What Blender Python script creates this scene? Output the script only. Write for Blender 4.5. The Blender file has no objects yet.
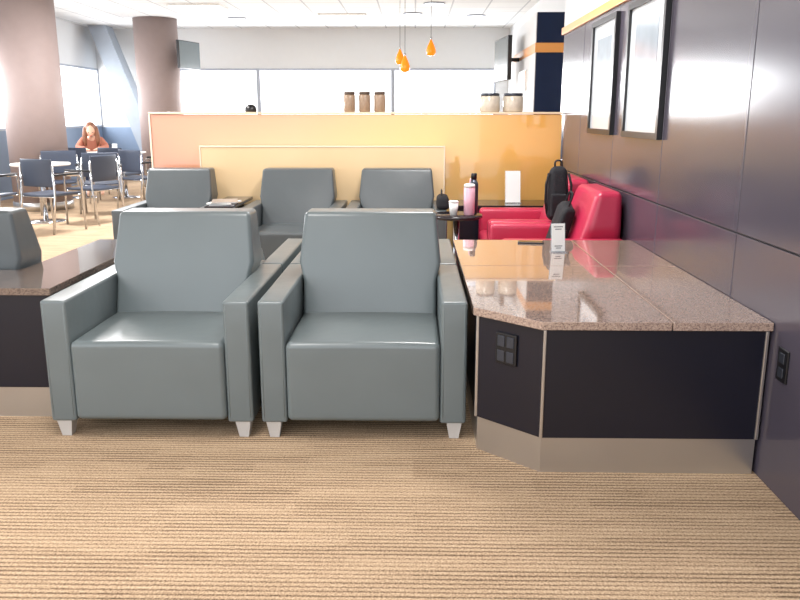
import bpy, bmesh, math, random
from mathutils import Vector, Matrix
random.seed(7)
S = bpy.context.scene
COL = S.collection
PI = math.pi
R = math.radians

# ------------------------------------------------------------------ materials
def lin(c):
    out = []
    for v in c[:3]:
        v = v/255.0
        out.append(v/12.92 if v <= 0.04045 else ((v+0.055)/1.055)**2.4)
    return (out[0], out[1], out[2], 1.0)

def new_mat(name):
    m = bpy.data.materials.new(name); m.use_nodes = True
    nt = m.node_tree
    b = nt.nodes['Principled BSDF']
    return m, nt, b

def mat(name, c, rough=.5, metal=0.0, var=.06, scale=8.0, bump=0.0, bscale=200.0, coat=0.0, emit=None, es=0.0, spec=None, trans=0.0, alpha=None):
    m, nt, b = new_mat(name)
    tc = nt.nodes.new('ShaderNodeTexCoord')
    n = nt.nodes.new('ShaderNodeTexNoise'); n.inputs['Scale'].default_value = scale
    nt.links.new(tc.outputs['Object'], n.inputs['Vector'])
    mx = nt.nodes.new('ShaderNodeMix'); mx.data_type = 'RGBA'
    L = lin(c)
    mx.inputs[6].default_value = (L[0]*(1-var), L[1]*(1-var), L[2]*(1-var), 1)
    mx.inputs[7].default_value = (min(1, L[0]*(1+var)), min(1, L[1]*(1+var)), min(1, L[2]*(1+var)), 1)
    nt.links.new(n.outputs['Fac'], mx.inputs[0])
    nt.links.new(mx.outputs[2], b.inputs['Base Color'])
    b.inputs['Roughness'].default_value = rough
    b.inputs['Metallic'].default_value = metal
    if coat: b.inputs['Coat Weight'].default_value = coat; b.inputs['Coat Roughness'].default_value = .1
    if spec is not None: b.inputs['Specular IOR Level'].default_value = spec
    if emit: b.inputs['Emission Color'].default_value = lin(emit); b.inputs['Emission Strength'].default_value = es
    if trans: b.inputs['Transmission Weight'].default_value = trans
    if alpha is not None: b.inputs['Alpha'].default_value = alpha
    if bump:
        n2 = nt.nodes.new('ShaderNodeTexNoise'); n2.inputs['Scale'].default_value = bscale
        nt.links.new(tc.outputs['Object'], n2.inputs['Vector'])
        bp = nt.nodes.new('ShaderNodeBump'); bp.inputs['Strength'].default_value = bump; bp.inputs['Distance'].default_value = .01
        nt.links.new(n2.outputs['Fac'], bp.inputs['Height']); nt.links.new(bp.outputs['Normal'], b.inputs['Normal'])
    return m

M = {}
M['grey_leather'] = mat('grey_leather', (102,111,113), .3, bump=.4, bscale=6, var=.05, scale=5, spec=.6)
M['shaded_leather'] = mat('shaded_grey_leather', (84,90,93), .34, bump=.4, bscale=6, var=.05, scale=5)  # the grey leather again, darkened for the dimmer light on chairs farther back
M['red_leather'] = mat('red_leather', (180,42,74), .34, bump=.3, bscale=7, var=.06, scale=5)
M['foot_metal'] = mat('foot_metal', (205,205,205), .35, .3)
M['steel'] = mat('brushed_steel', (200,198,196), .28, .9, var=.08, scale=3, bump=.05, bscale=30)
M['chrome'] = mat('chrome', (200,202,206), .15, 1.0)
M['black_lam'] = mat('black_laminate', (18,19,32), .3, var=.2, scale=2)
M['black'] = mat('black_plastic', (18,18,22), .35)
M['black_cloth'] = mat('black_cloth', (20,20,26), .85, bump=.4, bscale=60)
M['white'] = mat('white_plastic', (232,232,230), .4, var=.02)
M['pale_wall'] = mat('pale_wall_paint', (206,208,209), .7, var=.02)
M['blue_wall'] = mat('blue_wall_paint', (120,138,162), .6, var=.05)
M['plum'] = mat('charcoal_panel', (72,67,78), .19, var=.08, scale=1.5, spec=.7)
M['navy'] = mat('navy_panel', (26,38,66), .25, var=.1)
M['joint'] = mat('joint_dark', (22,18,24), .6)
M['orange'] = mat('orange_trim', (226,156,84), .35, var=.04)
M['maple'] = mat('maple_laminate', (228,198,154), .2, var=.04, scale=3)
M['white_edge'] = mat('white_edge', (234,218,194), .4, var=.02)
M['col'] = mat('column_cladding', (146,130,126), .6, 0, var=.05, spec=.25)
M['pink'] = mat('pink_enamel', (226,176,192), .3, .1)
M['gunmetal'] = mat('gunmetal', (70,74,84), .3, .6)
M['amber'] = mat('amber_glass', (232,120,24), .15, emit=(255,140,20), es=.6)
M['screen'] = mat('tv_screen', (106,116,120), .2)
M['darkscreen'] = mat('dark_screen', (40,46,56), .1)
M['cafe'] = mat('cafe_navy', (54,62,78), .45)
M['tabletop'] = mat('cafe_tabletop', (224,220,214), .3)
M['darktop'] = mat('dark_tabletop', (40,34,38), .12, var=.2, scale=60)
M['skin'] = mat('skin', (222,172,146), .55, var=.03)
M['hair'] = mat('auburn_hair', (128,82,58), .5, var=.3, scale=60, bump=.4, bscale=120)
M['sweater'] = mat('rust_sweater', (180,114,92), .85, bump=.3, bscale=150)
M['denim'] = mat('dark_denim', (44,54,80), .85)
M['jar_brown'] = mat('jar_contents', (150,126,104), .35, var=.3, scale=60)
M['jar_clear'] = mat('canister_contents', (196,186,170), .2, var=.15, scale=40)
M['lid'] = mat('dark_lid', (92,78,68), .4)
M['paper'] = mat('paper', (238,238,236), .7, var=.02)
M['mag'] = mat('magazine_cover', (150,140,132), .35, var=.4, scale=25)
M['mag2'] = mat('magazine_cover_dark', (60,66,82), .35, var=.4, scale=25)
M['matboard'] = mat('mat_board_glazed', (206,212,218), .12, var=.02, coat=.6)
M['art'] = mat('pale_print', (150,163,174), .12, var=.25, scale=5, coat=.6)
M['panel_light'] = mat('light_diffuser', (250,250,250), .5, emit=(255,252,246), es=3.0)
M['grey_metal'] = mat('grey_frame', (150,156,166), .4, .3)

def glassy(name, c, alpha=.25):
    m, nt, b = new_mat(name)
    out = nt.nodes['Material Output']
    tr = nt.nodes.new('ShaderNodeBsdfTransparent'); tr.inputs[0].default_value = lin(c)
    mix = nt.nodes.new('ShaderNodeMixShader'); mix.inputs[0].default_value = alpha
    b.inputs['Base Color'].default_value = lin(c); b.inputs['Roughness'].default_value = .05
    nt.links.new(tr.outputs[0], mix.inputs[1]); nt.links.new(b.outputs[0], mix.inputs[2]); nt.links.new(mix.outputs[0], out.inputs[0])
    return m
M['acrylic'] = glassy('clear_acrylic', (240,245,250), .25)

def granite(name, k=1.0):
    m, nt, b = new_mat(name)
    tc = nt.nodes.new('ShaderNodeTexCoord')
    v = nt.nodes.new('ShaderNodeTexVoronoi'); v.inputs['Scale'].default_value = 230
    n = nt.nodes.new('ShaderNodeTexNoise'); n.inputs['Scale'].default_value = 140; n.inputs['Detail'].default_value = 4
    nt.links.new(tc.outputs['Object'], v.inputs['Vector']); nt.links.new(tc.outputs['Object'], n.inputs['Vector'])
    r = nt.nodes.new('ShaderNodeValToRGB')
    def c(t): return lin(tuple(q*k for q in t))
    e = r.color_ramp.elements
    e[0].position = 0.0; e[0].color = c((80,70,68))
    e[1].position = 1.0; e[1].color = c((210,192,180))
    a = e.new(.22); a.color = c((122,103,96))
    a = e.new(.45); a.color = c((160,137,125))
    a = e.new(.75); a.color = c((180,158,144))
    sep = nt.nodes.new('ShaderNodeSeparateColor')
    nt.links.new(v.outputs['Color'], sep.inputs[0])
    mx = nt.nodes.new('ShaderNodeMix'); mx.inputs[0].default_value = .45
    nt.links.new(sep.outputs[0], mx.inputs[2]); nt.links.new(n.outputs['Fac'], mx.inputs[3])
    nt.links.new(mx.outputs[0], r.inputs[0]); nt.links.new(r.outputs[0], b.inputs['Base Color'])
    b.inputs['Roughness'].default_value = .06; b.inputs['Specular IOR Level'].default_value = .7
    b.inputs['Coat Weight'].default_value = .8; b.inputs['Coat Roughness'].default_value = .02; b.inputs['Coat IOR'].default_value = 1.5
    return m
M['granite'] = granite('speckled_granite'); M['granite_dark'] = granite('dark_speckled_granite', .72)

def carpet():
    m, nt, b = new_mat('ribbed_carpet')
    N = nt.nodes.new; Lk = nt.links.new
    def math_(op, a, c=None, d=None):
        n = N('ShaderNodeMath'); n.operation = op
        for i, v in enumerate((a, c, d)):
            if v is None: continue
            if isinstance(v, (int, float)): n.inputs[i].default_value = v
            else: Lk(v, n.inputs[i])
        return n.outputs[0]
    tc = N('ShaderNodeTexCoord')
    sp = N('ShaderNodeSeparateXYZ'); Lk(tc.outputs['Object'], sp.inputs[0])
    X, Y = sp.outputs[0], sp.outputs[1]
    def brick(w, h):
        br = N('ShaderNodeTexBrick'); br.inputs['Scale'].default_value = 1.0
        br.inputs['Brick Width'].default_value = w; br.inputs['Row Height'].default_value = h
        br.inputs['Mortar Size'].default_value = .0; br.inputs['Color1'].default_value = (0,0,0,1); br.inputs['Color2'].default_value = (1,1,1,1)
        Lk(tc.outputs['Object'], br.inputs['Vector']); return br.outputs['Color']
    tile = brick(.9, .25); block = brick(.42, .0667)
    def ribs(pitch, xs, seed, det=1.0):
        row = math_('FLOOR', math_('DIVIDE', Y, pitch))
        c = N('ShaderNodeCombineXYZ')
        Lk(math_('MULTIPLY', X, xs), c.inputs[0]); Lk(math_('MULTIPLY', row, 7.31+seed), c.inputs[1]); Lk(math_('MULTIPLY', tile, 37.0), c.inputs[2])
        n = N('ShaderNodeTexNoise'); n.inputs['Scale'].default_value = 1.0; n.inputs['Detail'].default_value = det
        Lk(c.outputs[0], n.inputs['Vector']); return n.outputs['Fac']
    P = .0222
    short_ = ribs(P/2, 4.0, 2.3, 1.0)
    fr = math_('FRACT', math_('DIVIDE', Y, P))
    tri = math_('ABSOLUTE', math_('SUBTRACT', fr, .5))
    ln = math_('SMOOTH_MIN', 1.0, math_('MULTIPLY', tri, 3.2), .3)
    dark = math_('MULTIPLY', math_('SUBTRACT', 1.0, ln), math_('ADD', .5, math_('MULTIPLY', block, .5)))
    wv = N('ShaderNodeTexNoise'); mp = N('ShaderNodeMapping'); mp.inputs['Scale'].default_value = (150, 130, 1)
    Lk(tc.outputs['Object'], mp.inputs['Vector']); Lk(mp.outputs[0], wv.inputs['Vector']); wv.inputs['Scale'].default_value = 1.0
    v = math_('SUBTRACT', .68, math_('MULTIPLY', dark, .55))
    v = math_('ADD', v, math_('MULTIPLY', math_('SUBTRACT', short_, .5), .4))
    v = math_('ADD', v, math_('MULTIPLY', math_('SUBTRACT', wv.outputs['Fac'], .5), 1.1))
    v = math_('SUBTRACT', v, math_('MULTIPLY', math_('SUBTRACT', block, .5), .02))
    v = math_('ADD', v, math_('MULTIPLY', math_('SUBTRACT', tile, .5), .07))
    r = N('ShaderNodeValToRGB'); e = r.color_ramp.elements
    e[0].position = .12; e[0].color = lin((102,82,65)); e[1].position = .88; e[1].color = lin((206,182,153))
    k = e.new(.4); k.color = lin((150,126,102)); k = e.new(.62); k.color = lin((184,157,128))
    Lk(v, r.inputs[0]); Lk(r.outputs[0], b.inputs['Base Color'])
    b.inputs['Roughness'].default_value = .95; b.inputs['Specular IOR Level'].default_value = .15
    h = math_('ADD', math_('MULTIPLY', ln, .5), wv.outputs['Fac'])
    bp = N('ShaderNodeBump'); bp.inputs['Strength'].default_value = .35; bp.inputs['Distance'].default_value = .004
    Lk(h, bp.inputs['Height']); Lk(bp.outputs[0], b.inputs['Normal'])
    return m
M['carpet'] = carpet()

def ceiling_mat():
    m, nt, b = new_mat('ceiling_tiles')
    N = nt.nodes.new; Lk = nt.links.new
    tc = N('ShaderNodeTexCoord')
    br = N('ShaderNodeTexBrick'); br.offset = 0; br.inputs['Scale'].default_value = 1.0
    br.inputs['Brick Width'].default_value = .6; br.inputs['Row Height'].default_value = .6; br.inputs['Mortar Size'].default_value = .014
    br.inputs['Color1'].default_value = lin((214,216,216)); br.inputs['Color2'].default_value = lin((206,208,209)); br.inputs['Mortar'].default_value = lin((168,172,176))
    Lk(tc.outputs['Object'], br.inputs['Vector']); Lk(br.outputs['Color'], b.inputs['Base Color'])
    b.inputs['Roughness'].default_value = .9
    return m
M['ceiling'] = ceiling_mat()

def peach():
    m, nt, b = new_mat('peach_glass')
    N = nt.nodes.new; Lk = nt.links.new
    g = N('ShaderNodeTexCoord'); s = N('ShaderNodeSeparateXYZ'); Lk(g.outputs['Generated'], s.inputs[0])
    r = N('ShaderNodeValToRGB'); e = r.color_ramp.elements
    e[0].position = 0; e[0].color = lin((242,180,148)); e[1].position = 1; e[1].color = lin((246,196,108))
    k = e.new(.35); k.color = lin((246,206,162)); k = e.new(.68); k.color = lin((250,216,146))
    Lk(s.outputs[0], r.inputs[0]); Lk(r.outputs[0], b.inputs['Base Color'])
    b.inputs['Roughness'].default_value = .05; b.inputs['Coat Weight'].default_value = 1.0; b.inputs['Specular IOR Level'].default_value = .9
    tr = N('ShaderNodeBsdfTranslucent'); Lk(r.outputs[0], tr.inputs[0])
    mx = N('ShaderNodeMixShader'); mx.inputs[0].default_value = .4
    Lk(b.outputs[0], mx.inputs[1]); Lk(tr.outputs[0], mx.inputs[2]); Lk(mx.outputs[0], nt.nodes['Material Output'].inputs[0])
    return m
M['peach'] = peach()

# ------------------------------------------------------------------ geometry helpers
def soft(bm, x0,x1,y0,y1,z0,z1, r=.004, n=1, k=2, warp=None):
    h = [(x1-x0)/2,(y1-y0)/2,(z1-z0)/2]; c = Vector(((x0+x1)/2,(y0+y1)/2,(z0+z1)/2))
    r = min(r, min(h)*.98)
    ax = []
    for d in range(3):
        H = h[d]; i0 = H-r
        v = [-i0 - r*math.tan(PI/4*(k-i)/k) for i in range(k+1)]
        for j in range(1, n): v.append(-i0 + 2*i0*j/n)
        v += [i0 + r*math.tan(PI/4*i/k) for i in range(k+1)]
        ax.append(v)
    cache = {}
    def vert(p):
        key = (round(p[0],6),round(p[1],6),round(p[2],6))
        if key in cache: return cache[key]
        q = Vector([max(-(h[d]-r), min(h[d]-r, p[d])) for d in range(3)])
        o = Vector(p)-q
        if o.length > 1e-9: o = o.normalized()*r
        w = q+o+c
        if warp: w = Vector(warp(w.x,w.y,w.z))
        cache[key] = bm.verts.new(w); return cache[key]
    for d in range(3):
        u, v = (d+1)%3, (d+2)%3
        for sgn in (-1,1):
            for i in range(len(ax[u])-1):
                for j in range(len(ax[v])-1):
                    cs = []
                    for (a,b_) in ((i,j),(i+1,j),(i+1,j+1),(i,j+1)):
                        p = [0,0,0]; p[d] = sgn*h[d]; p[u] = ax[u][a]; p[v] = ax[v][b_]
                        cs.append(vert(p))
                    if sgn < 0: cs.reverse()
                    if len(set(cs)) == 4:
                        try: bm.faces.new(cs)
                        except ValueError: pass
def box(bm, x0,x1,y0,y1,z0,z1):
    vs = [bm.verts.new((x,y,z)) for z in (z0,z1) for (x,y) in ((x0,y0),(x1,y0),(x1,y1),(x0,y1))]
    for f in ((3,2,1,0),(4,5,6,7),(0,1,5,4),(1,2,6,5),(2,3,7,6),(3,0,4,7)): bm.faces.new([vs[i] for i in f])
def prism(bm, pts, z0, z1):
    a = [bm.verts.new((x,y,z0)) for x,y in pts]; b = [bm.verts.new((x,y,z1)) for x,y in pts]
    n = len(pts)
    bm.faces.new(list(reversed(a))); bm.faces.new(b)
    for i in range(n): bm.faces.new((a[i],a[(i+1)%n],b[(i+1)%n],b[i]))
def lathe(bm, prof, cx=0, cy=0, seg=24):
    rings = []
    for r,z in prof:
        rings.append([bm.verts.new((cx+r*math.cos(2*PI*i/seg), cy+r*math.sin(2*PI*i/seg), z)) for i in range(seg)])
    for a,b in zip(rings, rings[1:]):
        for i in range(seg): bm.faces.new((a[i],a[(i+1)%seg],b[(i+1)%seg],b[i]))
    bm.faces.new(list(reversed(rings[0]))); bm.faces.new(rings[-1])
def tube(bm, pts, r, seg=8):
    pts = [Vector(p) for p in pts]; rings = []
    prev = None
    for i,p in enumerate(pts):
        if i == 0: t = pts[1]-p
        elif i == len(pts)-1: t = p-pts[-2]
        else: t = (pts[i+1]-p).normalized()+(p-pts[i-1]).normalized()
        t.normalize()
        if prev is None: prev = t.orthogonal().normalized()
        u = (prev - t*prev.dot(t)).normalized(); v = t.cross(u); prev = u
        rr = r[i] if isinstance(r,(list,tuple)) else r
        rings.append([bm.verts.new(p+(u*math.cos(2*PI*k/seg)+v*math.sin(2*PI*k/seg))*rr) for k in range(seg)])
    for a,b in zip(rings, rings[1:]):
        for i in range(seg): bm.faces.new((a[i],a[(i+1)%seg],b[(i+1)%seg],b[i]))
    bm.faces.new(list(reversed(rings[0]))); bm.faces.new(rings[-1])
def arcpts(pts, n=5, rad=.05):
    out = [Vector(pts[0])]
    for i in range(1,len(pts)-1):
        a,b,c = Vector(pts[i-1]),Vector(pts[i]),Vector(pts[i+1])
        d1 = (a-b); d2 = (c-b); rr = min(rad, d1.length*.45, d2.length*.45)
        p0 = b+d1.normalized()*rr; p2 = b+d2.normalized()*rr
        for k in range(n+1):
            t = k/n; out.append(p0*(1-t)**2 + b*2*t*(1-t) + p2*t*t)
    out.append(Vector(pts[-1])); return out
def ball(bm, c, rx, ry, rz, u=16, v=10, warp=None, post=None):
    m = Matrix.Translation(c) @ Matrix.Diagonal((rx,ry,rz,1))
    ret = bmesh.ops.create_uvsphere(bm, u_segments=u, v_segments=v, radius=1, matrix=m)
    for w in ret['verts']:
        if warp: w.co = Vector(warp(*w.co))
        if post: w.co = post @ w.co

def total(o):
    m = Matrix.Identity(4)
    while o: m = Matrix.LocRotScale(o.location, o.rotation_euler, o.scale) @ m; o = o.parent
    return m
def obj(name, bm, material, parent=None, smooth=False, world=False):
    me = bpy.data.meshes.new(name)
    bmesh.ops.recalc_face_normals(bm, faces=bm.faces[:])
    if world and parent is not None: bm.transform(total(parent).inverted())
    bm.to_mesh(me); bm.free()
    me.materials.append(material)
    if smooth:
        for p in me.polygons: p.use_smooth = True
    o = bpy.data.objects.new(name, me); COL.objects.link(o)
    if parent: o.parent = parent
    return o
def tag(o, label, cat, group=None):
    o['label'] = label; o['category'] = cat
    if group: o['group'] = group
    return o
def thing(name, label, cat, loc=(0,0,0), rz=0, group=None):
    o = bpy.data.objects.new(name, None); COL.objects.link(o); o.empty_display_size = .1
    o.location = loc; o.rotation_euler = (0,0,rz)
    return tag(o, label, cat, group)
def struct(name, bm, m, smooth=False):
    o = obj(name, bm, m, None, smooth); o['kind'] = 'structure'; return o
def B(): return bmesh.new()
def dup(root, loc, rz, label, group=None):
    r = root.copy(); COL.objects.link(r); r.location = loc; r.rotation_euler = (0,0,rz); r['label'] = label
    if group: r['group'] = group
    for ch in list(root.children):
        c = ch.copy(); COL.objects.link(c); c.parent = r
        for g in list(ch.children):
            d = g.copy(); COL.objects.link(d); d.parent = c
    return r

# ------------------------------------------------------------------ room shell
WX = 1.32; CZ = 3.1; BY = 17.0; LX = -6.7
b = B(); box(b, -9, 3, -2.5, BY+.2, -.1, 0); struct('floor', b, M['carpet'])
b = B(); box(b, LX-.2, 3, .5, BY+.2, CZ, CZ+.1); struct('ceiling', b, M['ceiling'])
# right wall: core + laminate panels with open joints
b = B(); box(b, WX+.012, 1.95, -2.0, 7.3, 0, CZ); struct('wall_right', b, M['joint'])
b = B()
ys = [-2.0,-.0,1.06,2.13,3.2,4.27,5.34,6.41,7.3]
for y0,y1 in zip(ys,ys[1:]):
    soft(b, WX, WX+.02, y0+.003, y1-.003, .0, .877, .003)
    soft(b, WX, WX+.02, y0+.003, y1-.003, .883, 2.04, .003)
struct('wall_right_panelling', b, M['plum'])
b = B(); box(b, WX-.002, WX+.02, -2.0, 7.3, 2.10, CZ); struct('wall_right_upper', b, M['pale_wall'])
b = B(); soft(b, WX-.02, WX+.02, -2.0, 7.32, 2.04, 2.10, .004); struct('trim_1', b, M['orange'])
# far right wall and navy block
b = B(); box(b, 1.95, 2.1, 7.0, BY, 0, CZ); struct('wall_right_far', b, M['pale_wall'])
b = B(); box(b, 1.33, 1.95, 9.0, 11.0, 0, 2.02); box(b, 1.33, 1.95, 9.0, 11.0, 2.12, 2.44); struct('wall_alcove', b, M['navy'])
b = B(); box(b, 1.322, 1.33, 9.02, 11.0, 0, 2.02); box(b, 1.322, 1.33, 9.02, 11.0, 2.12, 2.44); struct('wall_alcove_side', b, M['pale_wall'])
b = B(); box(b, 1.315, 1.95, 8.985, 11.0, 2.02, 2.12); struct('trim_2', b, M['orange'])
# back wall with windows
WT, WB = 2.3, 1.1
xs = [-4.97,-3.3,-.465,1.69]
b = B()
box(b, LX, 1.95, BY, BY+.2, WT, CZ)
box(b, LX, xs[0], BY, BY+.2, WB, WT); box(b, xs[-1], 1.95, BY, BY+.2, WB, WT)
struct('wall_back', b, M['pale_wall'])
b = B(); box(b, LX, 1.95, BY, BY+.2, 0, WB); struct('wall_back_lower', b, M['blue_wall'])
def win(i, p, q, axis):
    b = B(); t = .04
    def bx(a0,a1,z0,z1):
        if axis == 'x': box(b, a0,a1, BY-.01,BY+.08, z0,z1)
        else: box(b, LX-.08,LX+.01, a0,a1, z0,z1)
    bx(p,p+t,WB,WT); bx(q-t,q,WB,WT); bx(p+t,q-t,WB,WB+t); bx(p+t,q-t,WT-t,WT)
    struct('window_%d'%i, b, M['grey_metal'])
for i in range(3): win(i+1, xs[i], xs[i+1], 'x')
# left wall
b = B(); box(b, LX-.2, LX, 8, BY, WT, CZ); struct('wall_left', b, M['pale_wall'])
b = B(); box(b, LX-.2, LX, 8, BY, 0, WB); struct('wall_left_lower', b, M['blue_wall'])
for i,(p,q) in enumerate(((8,11),(11,14),(14,BY))): win(i+4, p, q, 'y')

# slanted pillar beside the far column
b = B()
p = [(-6.45,16.3),(-6.1,16.3),(-6.1,16.7),(-6.45,16.7)]
lo = [b.verts.new((x+1.0,y,0)) for x,y in p]; hi = [b.verts.new((x-.1,y,CZ)) for x,y in p]
b.faces.new(lo[::-1]); b.faces.new(hi)
for i in range(4): b.faces.new((lo[i],lo[(i+1)%4],hi[(i+1)%4],hi[i]))
tag(obj('slanted_pillar', b, mat('slate_blue_paint',(156,166,178),.5)), 'slate blue slanted pillar leaning beside the left windows', 'pillar')

# columns
def column(x, y, label):
    t = thing('column', label, 'column', (x,y,0))
    b = B(); lathe(b, [(.4,0.12),(.4,CZ-.001)], seg=48); obj('shaft', b, M['col'], t, True)
    b = B(); lathe(b, [(.415,0),(.415,.115),(.405,.12)], seg=48); obj('base_ring', b, M['steel'], t, True)
column(-5.5, 11.5, 'nearer thick round metal-clad column at the left of the cafe seating')
column(-4.87, 15.3, 'farther round brown column carrying the television near the back windows')

# ceiling fittings
def clight(x, y, label, w=.6, l=1.2):
    t = thing('ceiling_light', label, 'ceiling light', (x,y,CZ-.03), 0)
    b = B(); box(b,-w/2-.03,w/2+.03,-l/2-.03,-l/2,0,.03); box(b,-w/2-.03,w/2+.03,l/2,l/2+.03,0,.03)
    box(b,-w/2-.03,-w/2,-l/2,l/2,0,.03); box(b,w/2,w/2+.03,-l/2,l/2,0,.03); obj('frame', b, M['white'], t)
    b = B(); box(b,-w/2,w/2,-l/2,l/2,.008,.02); obj('diffuser', b, M['panel_light'], t)
clight(-1.3, 14.9, 'rectangular ceiling light panel glowing above the back windows', .8, .6)
clight(-3.6, 13.6, 'rectangular ceiling light panel at the upper left near the far column', .8, .6)
clight(-1.0, 2.2, 'added unseen ceiling light panel above the front grey armchairs')  # this and the following panels hang out of view, added for light
clight(.2, 5.3, 'added unseen ceiling light panel above the red armchairs')
clight(-3.0, 6.5, 'added unseen ceiling light panel above the left seating aisle')
clight(-3.6, 10.0, 'added unseen ceiling light panel above the near cafe table')
for x,y,lb in ((-.05,14.6,'round dark downlight in the ceiling above the amber pendants'),(1.1,14.9,'round dark downlight in the ceiling nearest the right wall'),(-3.3,15.2,'round dark downlight in the ceiling right of the far column'),(.3,13.3,'round dark downlight at the top edge of the ceiling view')):
    t = thing('downlight', lb, 'downlight', (x,y,CZ-.02))
    b = B(); lathe(b, [(.17,0),(.17,.02),(.1,.02),(.1,.004)], seg=24); obj('ring', b, M['grey_metal'], t)
    b = B(); lathe(b, [(.1,.004),(.1,.012)], seg=24); obj('lens', b, M['gunmetal'], t)

# ------------------------------------------------------------------ lounge chairs
def armchair(name, label, lm, group=None, rnd=0, pipe=True):
    t = thing(name, label, 'armchair', group=group)
    # seat
    def ws(x,y,z):
        f = max(0,1-(x/.33)**2)
        if z > .3: z += .012*f*max(0, 1-((y+.14)/.34)**2)
        return (x,y,z)
    b = B(); soft(b, -.322,.322,-.432,.16,.085,.43,.024+rnd,8,5,ws); st = obj('seat', b, lm, t, True)
    # backrest
    def wb(x,y,z):
        u = (z-.34)/.56; u = max(0,min(1,u))
        thick = .355 - .185*u
        rear = .410 - .006*u
        yn = (y+.1)/.2
        if z < .60: w = 1.0
        elif z < .64: w = 1.0 + .07*(z-.60)/.04
        else: w = 1.07 - .08*(z-.64)/.26
        yy = rear - (1-yn)*thick
        if yn < .5: yy -= .012*max(0,1-(x/.32)**2)*math.sin(PI*min(1,u*1.05))
        return (x*w, yy, z)
    b = B(); soft(b, -.32,.32,-.1,.1,.34,.895,.021+rnd,12,4,wb); bk = obj('backrest', b, lm, t, True)
    b = B(); soft(b, -.322,.322,.28,.415,.085,.60,.015,3,3); obj('back_panel', b, lm, t, True)
    for s in (-1,1):
        x0, x1 = (.324,.433) if s > 0 else (-.433,-.324)
        b = B(); soft(b, x0,x1,-.42,.42,.075,.605,.012+rnd,3,3); a = obj('armrest', b, lm, t, True)
        if pipe:
            b = B()
            for xx in (x0+.012, x1-.012):
                tube(b, [(xx,-.4193,.10),(xx,-.4193,.585)], .0018, 5)
            obj('seam', b, lm, a, True)
        for yy in (-.375,.365):
            b = B(); cx = s*.385
            lo = [b.verts.new((cx+dx*.020, yy+dy*.020, 0)) for dx,dy in ((-1,-1),(1,-1),(1,1),(-1,1))]
            hi = [b.verts.new((cx+dx*.033, yy+dy*.033, .08)) for dx,dy in ((-1,-1),(1,-1),(1,1),(-1,1))]
            b.faces.new(lo[::-1]); b.faces.new(hi)
            for i in range(4): b.faces.new((lo[i],lo[(i+1)%4],hi[(i+1)%4],hi[i]))
            obj('leg', b, M['foot_metal'], t)
    return t
G = 'grey leather armchairs'
a0 = armchair('armchair', 'front row grey leather armchair facing us, the one farther from the granite corner table', M['grey_leather'], G)
a0.location = (-1.115, 3.52, 0)
dup(a0, (-.213,3.52,0), 0, 'front row grey leather armchair facing us, right beside the granite corner table', G)
for x,lb in ((-1.115,'low grey armchair facing away, back to back behind the left front armchair'),(-.213,'low grey armchair facing away, back to back behind the right front armchair')):
    c = dup(a0, (x,4.375,0), PI, lb, G)
    for ch in c.children:
        if ch.name.startswith('backrest'): ch.scale = (.93,1,.74)
d0 = armchair('armchair', 'shaded grey armchair cut off by the left edge, rising behind the dark ledge table', M['shaded_leather'], G)
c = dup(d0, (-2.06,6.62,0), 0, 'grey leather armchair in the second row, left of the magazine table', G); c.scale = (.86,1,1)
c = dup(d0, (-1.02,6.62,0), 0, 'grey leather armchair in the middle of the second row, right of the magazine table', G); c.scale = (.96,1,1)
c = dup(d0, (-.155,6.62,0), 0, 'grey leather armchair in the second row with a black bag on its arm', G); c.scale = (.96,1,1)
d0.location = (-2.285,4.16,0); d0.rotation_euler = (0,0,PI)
for ch in d0.children:
    if ch.name.startswith('armrest'): ch.scale = (1,1,.945)
r0 = armchair('armchair', 'red leather armchair nearest the granite table, against the dark wall', M['red_leather'], 'red leather armchairs', .024, False)
r0.location = (.925,5.205,0); r0.rotation_euler = (0,0,-PI/2); r0.scale = (1,.92,.99)
dup(r0, (.925,6.14,0), -PI/2, 'farther red leather armchair, beside the black backpack and the peach partition', 'red leather armchairs')

# ------------------------------------------------------------------ granite corner table
t = thing('corner_table', 'large black corner table with chamfered front and speckled granite top against the wall', 'table', (.8,3.75,0))
X1 = WX-.003
body = [(X1-.004,2.80),(.487,2.80),(.255,3.02),(.255,4.70),(X1-.004,4.70)]
b = B(); prism(b, body, .145, .575); obj('body', b, M['black_lam'], t, world=True)
kick = [(X1-.01,2.807),(.490,2.807),(.262,3.024),(.262,4.69),(X1-.01,4.69)]
b = B(); prism(b, kick, 0, .145); obj('kick_plate', b, M['steel'], t, world=True)
for (x,y) in ((.487,2.80),(.255,3.02),(X1-.012,2.798)):
    b = B(); soft(b, x-.006,x+.006,y-.006,y+.006,.146,.574,.003); obj('edge_trim', b, M['steel'], t, world=True)
sx = .95; sy = 3.88; g = .0025
slabs = [[(sx+g,2.78),(X1,2.78),(X1,sy-g),(sx+g,sy-g)], [(.472,2.78),(sx-g,2.78),(sx-g,sy-g),(.235,sy-g),(.235,3.0)],
         [(sx+g,sy+g),(X1,sy+g),(X1,4.72),(sx+g,4.72)], [(.235,sy+g),(sx-g,sy+g),(sx-g,4.72),(.235,4.72)]]
for sl in slabs:
    b = B(); prism(b, sl, .578, .61)
    bmesh.ops.bevel(b, geom=[e for e in b.edges], offset=.002, segments=1, affect='EDGES')
    obj('granite_slab', b, M['granite'], t, world=True)
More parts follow.
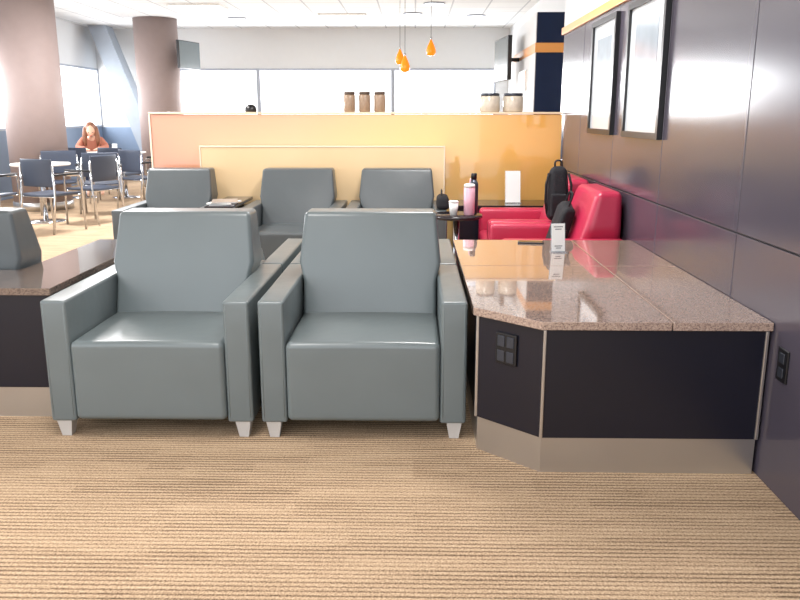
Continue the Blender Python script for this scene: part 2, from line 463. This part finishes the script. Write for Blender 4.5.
# outlet on chamfer
def outlet(parent, c, rz, w=.1, h=.125):
    mt = Matrix.Translation(c) @ Matrix.Rotation(rz,4,'Z')
    b = B(); soft(b,-w/2,w/2,-.008,.004,-h/2,h/2,.004); b.transform(mt); p = obj('outlet_plate', b, M['black'], parent, world=True)
    for sx_ in (-.022,.022):
        for sz in (-.03,.03):
            b = B(); soft(b, sx_-.017,sx_+.017,-.011,-.007,sz-.022,sz+.022,.003)
            b.transform(mt); obj('socket', b, M['gunmetal'], p, world=True)
ang = math.atan2(-.22,.232)
outlet(t, (.361,2.916,.465), ang)
tw = thing('wall_outlet', 'black double outlet plate on the dark wall beside the corner table', 'outlet', (WX,2.68,.48), -PI/2)
b = B(); soft(b,-.038,.038,-.008,0,-.06,.06,.003); p_ = obj('plate', b, M['black'], tw)
for sz in (-.027,.027):
    b = B(); soft(b,-.018,.018,-.012,-.007,sz-.018,sz+.018,.004); obj('socket', b, M['gunmetal'], tw)

# left ledge table (L-shaped)
t = thing('ledge_table', 'black ledge table with dark granite top left of the front armchairs', 'table', (-2.0,3.5,0))
Lp = [(-2.9,3.31),(-1.60,3.31),(-1.60,4.70),(-1.93,4.70),(-1.93,3.72),(-2.9,3.72)]
def inset(d):
    return [(-2.9+d,3.31+d),(-1.60-d,3.31+d),(-1.60-d,4.70-d),(-1.83+d,4.70-d),(-1.83+d,3.72-d),(-2.9+d,3.72-d)]
b = B(); prism(b, inset(.02), .145,.578); obj('body', b, M['black_lam'], t, world=True)
b = B(); prism(b, inset(.03), 0,.145); obj('kick_plate', b, M['steel'], t, world=True)
b = B(); prism(b, Lp, .578,.61); bmesh.ops.bevel(b, geom=[e for e in b.edges], offset=.002, segments=1, affect='EDGES'); obj('granite_slab', b, M['granite_dark'], t, world=True)

# sign holder + phone on granite
def cardstand(name, label, cat, loc, rz, w, h, lines=True):
    t = thing(name, label, cat, loc, rz)
    b = B(); soft(b,-w/2-.004,w/2+.004,-.035,.035,0,.004,.001); obj('base', b, M['acrylic'], t)
    tilt = Matrix.Rotation(R(-8),4,'X')
    b = B(); soft(b,-w/2-.004,w/2+.004,.003,.006,.004,h,.001); b.transform(tilt); obj('holder', b, M['acrylic'], t)
    b = B(); box(b,-w/2,w/2,-.001,.001,.006,h-.002); b.transform(tilt); c = obj('card', b, M['paper'], t)
    if lines:
        b = B()
        for z_,ww in ((.88,.7),(.80,.5),(.22,.6),(.15,.4)):
            box(b,-w*ww/2,w*ww/2,-.0022,-.0012,h*z_-.002,h*z_+.002)
        b.transform(tilt); obj('print', b, M['gunmetal'], c)
cardstand('sign_holder', 'small white card in a clear holder standing on the granite table', 'sign', (.797,4.28,.61), R(10), .075, .16)
t = thing('phone', 'black phone lying flat at the back edge of the granite table', 'phone', (.69,4.6,.61), R(80))
b = B(); soft(b,-.037,.037,-.075,.075,0,.009,.004); obj('body', b, M['black'], t)
b = B(); soft(b,-.033,.033,-.07,.07,.009,.0098,.0003); obj('screen', b, M['darkscreen'], t)

# ------------------------------------------------------------------ partition
t = thing('partition', 'low peach and golden glass partition behind the second row of armchairs', 'partition', (-.53,7.25,0))
b = B(); soft(b,-2.376,1.31,7.15,7.18,0.05,1.355,.003); obj('glass_panel', b, M['peach'], t, world=True)
b = B(); soft(b,-2.37,1.31,7.185,7.36,0,.95,.003); obj('core', b, M['maple'], t, world=True)
for x in (-2.3,-1.1,.1,1.25):
    b = B(); soft(b,x-.015,x+.015,7.33,7.36,.95,1.356,.002); obj('post', b, M['steel'], t, world=True)
b = B(); soft(b,-2.39,1.312,7.14,7.38,1.358,1.376,.003); obj('cap', b, mat('pale_glass_cap',(232,204,172),.12), t, world=True)
b = B(); soft(b,-2.392,-2.376,7.14,7.38,0,1.355,.003); obj('end_trim', b, M['white_edge'], t, world=True)
b = B(); soft(b,-2.37,1.31,7.13,7.15,0,.05,.002); obj('base_rail', b, M['steel'], t, world=True)
t = thing('wood_panel', 'pale maple panel with a white edge in front of the peach partition', 'panel', (-.83,7.08,0))
b = B(); soft(b,-1.92,.26,7.075,7.125,0,1.07,.002); obj('board', b, M['maple'], t, world=True)
b = B(); soft(b,-1.93,.27,7.07,7.128,1.07,1.082,.002); soft(b,-1.930,-1.92,7.07,7.128,0,1.07,.002); soft(b,.26,.270,7.07,7.128,0,1.07,.002)
obj('edging', b, M['white_edge'], t, world=True)

# jars on the partition cap
def jar(x, label, cm, r, h, lidm, group):
    t = thing('jar', label, 'jar', (x,7.26,1.376), 0, group)
    b = B(); lathe(b, [(r*.9,0),(r,.01),(r,h*.8),(r*.85,h*.86)], seg=24); obj('body', b, cm, t, True)
    b = B(); lathe(b, [(r*.95,h*.86),(r*.95,h*.98),(r*.8,h)], seg=24); obj('lid', b, lidm, t, True)
for px,lb in ((350,'leftmost of the three brown jars on the partition'),(365,'middle one of the three brown jars on the partition'),(380,'rightmost of the three brown jars on the partition')):
    jar(((px-400)/780-.0193)*7.1, lb, M['jar_brown'], .052, .18, M['lid'], 'brown jars on the partition')
for px,lb in ((489,'left clear canister with silver lid on the partition, by the wall television'),(512,'right clear canister with silver lid on the partition, nearest the dark wall')):
    jar(((px-400)/780-.0193)*7.1, lb, M['jar_clear'], .09, .165, M['gunmetal'], 'clear canisters on the partition')
b = B(); lathe(b, [(.05,0),(.055,.02),(.045,.05),(.02,.068)], seg=20); o = obj('dome', b, M['black'], None, True); o.location = (-1.49,7.26,1.376)  # small dark dome, not identified as any particular object
tag(o, 'small black rounded bowl on the partition top, left of the brown jars', 'dome')

# ------------------------------------------------------------------ second row tables
t = thing('side_table', 'narrow dark side table holding magazines between second row armchairs', 'table', (-1.575,6.62,0))
b = B(); soft(b,-.09,.09,-.36,.40,.1,.57,.004); obj('body', b, M['black_lam'], t)
b = B(); soft(b,-.08,.08,-.34,.38,0,.1,.002); obj('kick_plate', b, M['steel'], t)
b = B(); soft(b,-.115,.115,-.38,.42,.61,.635,.004); obj('table_top', b, M['darktop'], t)
b = B(); soft(b,-.06,.06,-.3,.3,.57,.61,.002); obj('spacer', b, M['black_lam'], t)
z = .635
for i,(mm,rz,lb) in enumerate((('mag2',.1,'bottom magazine of the pile on the narrow side table'),('paper',-.12,'white middle magazine of the pile on the narrow side table'),('mag',.2,'top magazine of the pile on the narrow side table'))):
    t = thing('magazine', lb, 'magazine', (-1.575+.005*i,6.42,z), rz, 'magazines on the side table')
    b = B(); soft(b,-.1,.1,-.135,.135,.001,.009,.001); obj('pages', b, M['paper'], t)
    b = B(); box(b,-.103,.103,-.138,.138,.009,.010); box(b,-.103,.103,-.138,.138,0,.001); obj('cover', b, M[mm], t)
    z += .010
t = thing('corner_ledge_table', 'dark low table in the corner between red armchair and partition', 'table', (.82,6.86,0))
b = B(); soft(b,.36,1.30,6.68,7.10,.1,.57,.004); obj('body', b, M['black_lam'], t, world=True)
b = B(); soft(b,.37,1.29,6.69,7.09,0,.1,.002); obj('kick_plate', b, M['steel'], t, world=True)
b = B(); soft(b,.34,1.312,6.66,7.12,.57,.60,.004); obj('table_top', b, M['darktop'], t, world=True)
cardstand('menu_holder', 'white menu card standing on the dark table by the partition', 'menu stand', (.86,6.86,.60), R(5), .13, .28, False)
# pedestal table
TZ = .625
t = thing('pedestal_table', 'small round dark pedestal table in front of the red armchairs', 'table', (.315,5.86,0))
b = B(); lathe(b, [(.17,TZ-.03),(.195,TZ-.023),(.195,TZ-.007),(.19,TZ)], seg=36); obj('table_top', b, M['darktop'], t, True)
b = B(); lathe(b, [(.024,.02),(.024,TZ-.03)], seg=18); obj('pole', b, M['chrome'], t, True)
b = B(); lathe(b, [(.15,0),(.15,.008),(.03,.02)], seg=36); obj('base', b, M['chrome'], t, True)
# bottles
t = thing('tumbler', 'pink insulated tumbler standing on the round pedestal table', 'tumbler', (.405,5.80,TZ))
b = B(); lathe(b, [(.034,0),(.040,.01),(.042,.2),(.037,.205)], seg=24); obj('body', b, M['pink'], t, True)
b = B(); lathe(b, [(.041,.205),(.041,.225),(.033,.232)], seg=24); obj('lid', b, M['white'], t, True)
b = B(); tube(b, [(0,.01,.232),(.008,.012,.27)], .004); obj('straw', b, M['pink'], t, True)
t = thing('water_bottle', 'dark grey water bottle behind the pink tumbler', 'bottle', (.445,5.92,TZ))
b = B(); lathe(b, [(.03,0),(.034,.01),(.034,.22),(.02,.255)], seg=24); obj('body', b, M['gunmetal'], t, True)
b = B(); lathe(b, [(.022,.255),(.022,.295),(.018,.30)], seg=20); obj('cap', b, M['black'], t, True)
t = thing('paper_cup', 'white paper cup left of the pink tumbler', 'cup', (.29,5.80,TZ))
b = B(); lathe(b, [(.026,0),(.036,.095)], seg=20); obj('body', b, M['white'], t, True)
b = B(); lathe(b, [(.038,.095),(.038,.103),(.03,.108)], seg=20); obj('lid', b, M['white'], t, True)

# bags
t = thing('backpack', 'black backpack standing upright on the arms between the red armchairs', 'backpack', (1.03,5.675,.604))
def wp(x,y,z):
    k = 1-.35*max(0,(z-.18)/.24)**2
    return (x*k, y*k - .008*math.sin(z*14), z)
b = B(); soft(b,-.075,.075,-.065,.055,0,.39,.05,5,4,wp); obj('body', b, M['black_cloth'], t, True)
b = B(); soft(b,-.058,.058,-.09,-.055,.03,.2,.016,3,3); obj('front_pocket', b, M['black_cloth'], t, True)
b = B(); tube(b, arcpts([(-.025,.01,.37),(-.025,.01,.43),(.025,.01,.43),(.025,.01,.37)],4,.03), .007); obj('handle', b, M['black'], t, True)
for s in (-1,1):
    b = B(); tube(b, [(s*.07,-.02,.34),(s*.09,-.04,.26),(s*.09,-.04,.14),(s*.072,-.02,.05)], .009); obj('strap', b, M['black_cloth'], t, True)
t = thing('shoulder_bag', 'black soft bag leaning on the backrest of the nearer red armchair', 'bag', (.925,5.22,.443))
def wq(x,y,z):
    return (x*(1-.4*z)+.29*z, y*(1-.3*z)+.01*math.sin(x*40), z+.015*math.sin(y*20))
b = B(); soft(b,-.055,.055,-.12,.12,0.02,.33,.045,5,4,wq); obj('body', b, M['black_cloth'], t, True)
b = B(); tube(b, arcpts([(.09,-.07,.32),(.115,-.07,.41),(.115,.07,.41),(.09,.07,.32)],5,.08), .006); obj('strap', b, M['black_cloth'], t, True)
t = thing('handbag', 'small black bag resting on the right arm of the second row armchair', 'bag', (.23,6.40,.606))
b = B(); soft(b,-.055,.055,-.13,.13,0,.11,.035,4,3,lambda x,y,z:(x*(1-z*1.5), y*(1-z), z)); obj('body', b, M['black_cloth'], t, True)
b = B(); tube(b, arcpts([(-.01,-.07,.1),(-.01,-.05,.15),(-.01,.05,.15),(-.01,.07,.1)],4,.04), .006); obj('strap', b, M['black'], t, True)

# ------------------------------------------------------------------ framed pictures on the right wall
for y0,y1,lb in ((5.32,6.02,'tall black framed pale print on the dark wall, the farther one'),(4.28,5.03,'tall black framed pale print on the dark wall, the nearer one')):
    t = thing('framed_picture', lb, 'picture', (WX,(y0+y1)/2,1.22), 0, 'framed prints on the wall')
    def wbx(b, ya,yb,za,zb,xa,xb): box(b, xa,xb,ya,yb,za,zb)
    b = B(); f = .035
    wbx(b,y0,y0+f,1.22,2.0,WX-.03,WX-.001); wbx(b,y1-f,y1,1.22,2.0,WX-.03,WX-.001)
    wbx(b,y0+f,y1-f,1.22,1.22+f,WX-.03,WX-.001); wbx(b,y0+f,y1-f,2.0-f,2.0,WX-.03,WX-.001)
    obj('frame', b, M['black'], t, world=True)
    b = B(); wbx(b,y0+f,y1-f,1.22+f,2.0-f,WX-.014,WX-.004); obj('mat_board', b, M['matboard'], t, world=True)
    b = B(); wbx(b,y0+.15,y1-.15,1.37,1.87,WX-.016,WX-.0142); obj('print', b, M['art'], t, world=True)

# ------------------------------------------------------------------ pendants
def pendant(px, py, Y, label):
    tt = (py-300)/780; F = .973-.2307*tt; dn = .2307+.973*tt; s = Y/F
    x = ((px-400)/780-.0187*F)*s; z = 1.35-dn*s
    t = thing('pendant_lamp', label, 'pendant lamp', (x,Y,z-.085), 0, 'amber pendant lamps')
    H = CZ-.03-(z-.085)
    b = B(); lathe(b, [(.017,.0),(.042,.01),(.054,.038),(.052,.068),(.037,.11),(.017,.15),(.010,.17)], seg=24); obj('lamp_shade', b, M['amber'], t, True)
    b = B(); lathe(b, [(.011,.17),(.011,.2)], seg=12); obj('socket', b, M['chrome'], t, True)
    b = B(); tube(b, [(0,0,.2),(0,0,H)], .0028, 6); obj('cord', b, M['gunmetal'], t)
    b = B(); lathe(b, [(.05,H),(.05,H+.029)], seg=20); obj('canopy', b, M['chrome'], t)
pendant(400,57,9.6,'amber glass pendant lamp, the middle one of three, touching its neighbour')
pendant(405,64,8.8,'amber glass pendant lamp hanging lowest of the three')
pendant(431,48,9.0,'amber glass pendant lamp hanging highest, apart on the right')

# ------------------------------------------------------------------ televisions
def tv(loc, rz, w, h, label, arm, sm):
    t = thing('television', label, 'television', loc, rz)
    b = B(); soft(b,-w/2,w/2,-.02,.03,-h/2,h/2,.006); obj('housing', b, M['black'], t)
    b = B(); box(b,-w/2+.015,w/2-.015,-.0225,-.0202,-h/2+.015,h/2-.015); obj('screen', b, sm, t)
    b = B(); tube(b, [(0,.03,0),arm], .025); obj('bracket', b, M['black'], t)
tv((-4.24,15.2,2.44), R(74), .72, .5, 'television on a bracket mounted to the farther column', (0,.236,0), M['screen'])
tv((1.10,10.3,2.03), R(-84), .8, .52, 'television mounted on the navy wall past the partition', (0.0,.215,0), M['screen'])
t = thing('menu_board', 'small orange and white board on the navy wall', 'sign', (1.317,9.9,1.75), 0)
b = B(); box(b,-.015,.0052,-.3,.3,-.12,.12); obj('board', b, M['white'], t)
b = B(); box(b,-.019,-.0152,-.29,.0,-.11,.11); obj('orange_field', b, M['orange'], t)

# ------------------------------------------------------------------ cafe furniture
def cafechair(label, loc, rz):
    t = thing('cafe_chair', label, 'chair', loc, rz, 'navy cafe chairs')
    b = B(); soft(b,-.23,.23,-.23,.21,.43,.465,.015,4,3,lambda x,y,z:(x,y,z-.015*(1-(x/.23)**2))); obj('seat', b, M['cafe'], t, True)
    b = B(); soft(b,-.23,.23,-.012,.012,.54,.86,.011,6,2,lambda x,y,z:(x, y+.20+.06*(z-.5)-.6*x*x, z)); obj('backrest', b, M['cafe'], t, True)
    for s in (-1,1):
        b = B(); tube(b, arcpts([(s*.25,-.24,0),(s*.25,-.22,.66),(s*.25,.0,.665)],5,.06), .013); obj('leg', b, M['chrome'], t, True)
        b = B(); tube(b, arcpts([(s*.25,.27,0),(s*.25,.20,.45),(s*.235,.19,.8)],5,.06), .013); obj('leg', b, M['chrome'], t, True)
        b = B(); soft(b, s*.25-.022,s*.25+.022,-.2,.19,.665,.69,.01,2,2); obj('armrest', b, M['black'], t, True)
    b = B(); tube(b, [(-.25,-.2,.425),(.25,-.2,.425)], .01); tube(b, [(-.25,.2,.425),(.25,.2,.425)], .01); obj('seat_rail', b, M['chrome'], t, True)
    return t
c0 = cafechair('navy cafe chair cut off by the left edge of the photo', (-4.95,9.0,0), R(178))
for loc,rz,lb in (((-4.30,9.2,0),R(160),'navy cafe chair with steel legs, nearest to us beside the left cafe table'),
                  ((-4.98,10.95,0),R(20),'navy cafe chair behind the near cafe table, seen from the front'),
                  ((-4.10,9.95,0),R(250),'navy cafe chair at the right side of the near cafe table'),
                  ((-4.30,10.75,0),R(200),'navy cafe chair with its back to us, just past the near cafe table'),
                  ((-4.65,12.35,0),R(160),'navy cafe chair with its back to us at the far cafe table'),
                  ((-4.25,13.2,0),R(-80),'navy cafe chair at the right end of the far cafe table'),
                  ((-5.35,12.4,0),R(185),'navy cafe chair at the far cafe table, directly in front of the woman'),
                  ((-4.05,11.6,0),R(150),'navy cafe chair standing alone between the two cafe tables'),
                  ((-5.62,13.85,0),R(5),'navy cafe chair on which the woman sits')):
    dup(c0, loc, rz, lb)
t = thing('cafe_table', 'small round cafe table near the thick column', 'table', (-4.80,10.05,0))
b = B(); lathe(b, [(.35,.72),(.36,.725),(.36,.745),(.35,.75)], seg=36); obj('table_top', b, M['tabletop'], t, True)
b = B(); lathe(b, [(.03,.02),(.03,.72)], seg=16); obj('pole', b, M['chrome'], t, True)
b = B(); lathe(b, [(.24,0),(.24,.01),(.04,.025)], seg=30); obj('base', b, M['chrome'], t, True)
t = thing('cafe_table', 'long cafe table where the woman is sitting', 'table', (-5.2,13.1,0))
b = B(); soft(b,-.62,.62,-.35,.35,.72,.75,.006); obj('table_top', b, M['tabletop'], t)
for s in (-1,1):
    b = B(); lathe(b, [(.03,.02),(.03,.72)], s*.35, 0, 16); obj('pole', b, M['chrome'], t, True)
    b = B(); lathe(b, [(.22,0),(.22,.01),(.04,.025)], s*.35, 0, 30); obj('base', b, M['chrome'], t, True)
t = thing('paper_cup', 'white paper cup on the far cafe table', 'cup', (-5.0,13.15,.75))
b = B(); lathe(b, [(.03,0),(.04,.12)], seg=20); obj('body', b, M['white'], t, True)
b = B(); lathe(b, [(.043,.12),(.043,.13),(.034,.135)], seg=20); obj('lid', b, M['white'], t, True)
b = B(); soft(b,-.11,.11,-.12,.12,0,.01,.002); o = obj('papers', b, M['paper']); o.location = (-5.6,12.98,.75)
tag(o, 'white papers lying in front of the seated woman', 'papers')

# ------------------------------------------------------------------ seated woman
def skinned(chains, levels=2):
    verts, edges, rad = [], [], []
    idx = {}
    for ch in chains:
        prev = None
        for (p, r) in ch:
            key = tuple(round(c,4) for c in p)
            if key not in idx:
                idx[key] = len(verts); verts.append(p); rad.append(r)
            i = idx[key]
            if prev is not None and prev != i: edges.append((prev,i))
            prev = i
    me = bpy.data.meshes.new('tmp'); me.from_pydata(verts, edges, [])
    o = bpy.data.objects.new('tmp', me); COL.objects.link(o)
    sk = o.modifiers.new('Skin','SKIN')
    for i,v in enumerate(me.skin_vertices[0].data):
        v.radius = (rad[i],rad[i]); v.use_root = (i == 0)
    ss = o.modifiers.new('Sub','SUBSURF'); ss.levels = levels; ss.render_levels = levels
    bpy.context.view_layer.update()
    dg = bpy.context.evaluated_depsgraph_get()
    m2 = bpy.data.meshes.new_from_object(o.evaluated_get(dg))
    b = B(); b.from_mesh(m2)
    bpy.data.objects.remove(o)
    return b
pel=(0,0,.54); sp=(0,-.04,.70); ch=(0,-.13,.89); nk=(0,-.19,.98); nk2=(0,-.225,1.03)
def arm(s, g=0):
    return [(ch,.10+g),((s*.15,-.13,.92),.055+g),((s*.235,-.19,.80),.042+g),((s*.10,-.42,.79),.028+g)]
def leg(s, g=0):
    return [(pel,.11+g),((s*.09,-.02,.53),.075+g),((s*.11,-.42,.52),.055+g),((s*.11,-.40,.12),.036+g)]
chains = [[(pel,.11),(sp,.095),(ch,.10),(nk,.045),(nk2,.045)]]
for s in (-1,1):
    chains.append(arm(s)+[((s*.07,-.47,.785),.022)])
    chains.append(leg(s)+[((s*.11,-.42,.06),.034),((s*.11,-.53,.04),.03)])
    for i in range(4):
        base = (s*.07,-.47,.785)
        chains.append([(base,.022),((s*(.07-.03+.018*i),-.51,.785),.009),((s*(.06-.035+.02*i),-.55-.008*(i in(1,2)),.772),.007)])
    chains.append([((s*.10,-.42,.79),.028),((s*.055,-.44,.785),.01),((s*.035,-.47,.78),.008)])
b = skinned(chains)
HT = Matrix.Translation((0,-.235,1.03)) @ Matrix.Rotation(R(26),4,'X') @ Matrix.Translation((0,.165,-1.06))
def hw(x,y,z):
    dz = (z-1.15)
    if dz < 0: x *= 1+dz*2.0
    if y < -.25 and abs(x) < .02 and -.04 < dz < .02: y -= .016
    return (x,y,z)
ball(b, (0,-.19,1.15), .077,.095,.115, 20,16, hw, HT)
for s in (-1,1): ball(b, (s*.078,-.18,1.145), .01,.02,.03, 8,6, None, HT)
wm = thing('person', 'seated woman with long auburn hair in a rust top bending over the far cafe table', 'person', (-5.62,13.76,0), R(20))
body = obj('body', b, M['skin'], wm, True)
g = .014
b = skinned([[(pel,.11+g),(sp,.10+g),(ch,.105+g),((0,-.175,.96),.06+g)], arm(-1,g), arm(1,g)]); obj('sweater', b, M['sweater'], wm, True)
b = skinned([leg(-1,.008), leg(1,.008)]); obj('trousers', b, M['denim'], wm, True)
b = B()
def hh(x,y,z):
    if z < 1.12: x *= 1.08
    return (x,y,z)
ball(b, (0,-.165,1.172), .092,.1,.108, 18,12, hh, HT)
for s in (-1,1):
    tube(b, [(s*.02,-.24,1.21),(s*.085,-.30,1.12),(s*.10,-.30,1.02),(s*.105,-.28,.93),(s*.09,-.27,.84)], [.03,.038,.042,.038,.014], 10)
tube(b, [(0,-.18,1.18),(0,-.12,1.08),(0,-.04,.96),(0,.0,.86)], [.05,.08,.08,.03], 12)
obj('hair', b, M['hair'], wm, True)
for s in (-1,1):
    b = B(); ball(b, (s*.03,-.279,1.15), .011,.006,.006, 8,6, None, HT); obj('eye', b, M['black'], wm, True)
b = B(); ball(b, (0,-.272,1.085), .022,.008,.007, 10,6, None, HT); obj('mouth', b, mat('lips',(176,90,86),.5), wm, True)

# ------------------------------------------------------------------ light
w = bpy.data.worlds.new('World'); S.world = w; w.use_nodes = True
bg = w.node_tree.nodes['Background']; bg.inputs[0].default_value = (.95,.97,1,1); bg.inputs[1].default_value = 2.3
def area(name, loc, rot, sx_, sy_, e, c=(1,1,1)):
    l = bpy.data.lights.new(name,'AREA'); l.shape = 'RECTANGLE'; l.size = sx_; l.size_y = sy_; l.energy = e; l.color = c
    o = bpy.data.objects.new(name, l); COL.objects.link(o); o.location = loc; o.rotation_euler = rot; return o
area('fill_front', (-1.0,2.2,CZ-.06), (0,0,0), .6,1.2, 40, (1,.98,.96))  # fill lamps added at the unseen ceiling panels to brighten seating and floor
area('fill_mid', (.2,5.3,CZ-.06), (0,0,0), .6,1.2, 70, (1,.98,.96))
area('fill_left', (-3.0,6.5,CZ-.06), (0,0,0), .6,1.2, 110, (1,.98,.96))
area('fill_cafe', (-3.6,10.0,CZ-.06), (0,0,0), .6,1.2, 170, (.97,.98,1))
# daylight through the windows
area('window_light_back', (-1.6,BY+.4,1.75), (R(-90),0,0), 6.6,1.2, 380, (.97,.98,1))
area('window_light_left', (LX-.4,12.5,1.75), (0,R(-90),0), 1.2,9, 320, (.97,.98,1))

# ------------------------------------------------------------------ camera
cam = bpy.data.cameras.new('Camera'); co = bpy.data.objects.new('Camera', cam); COL.objects.link(co)
co.location = (0,0,1.35); co.rotation_euler = (R(90-13.34),0,R(1.07))
cam.lens = 35.1; cam.sensor_width = 36; cam.clip_start = .05
S.camera = co
S.view_settings.view_transform = 'Standard'
S.view_settings.exposure = 0.22
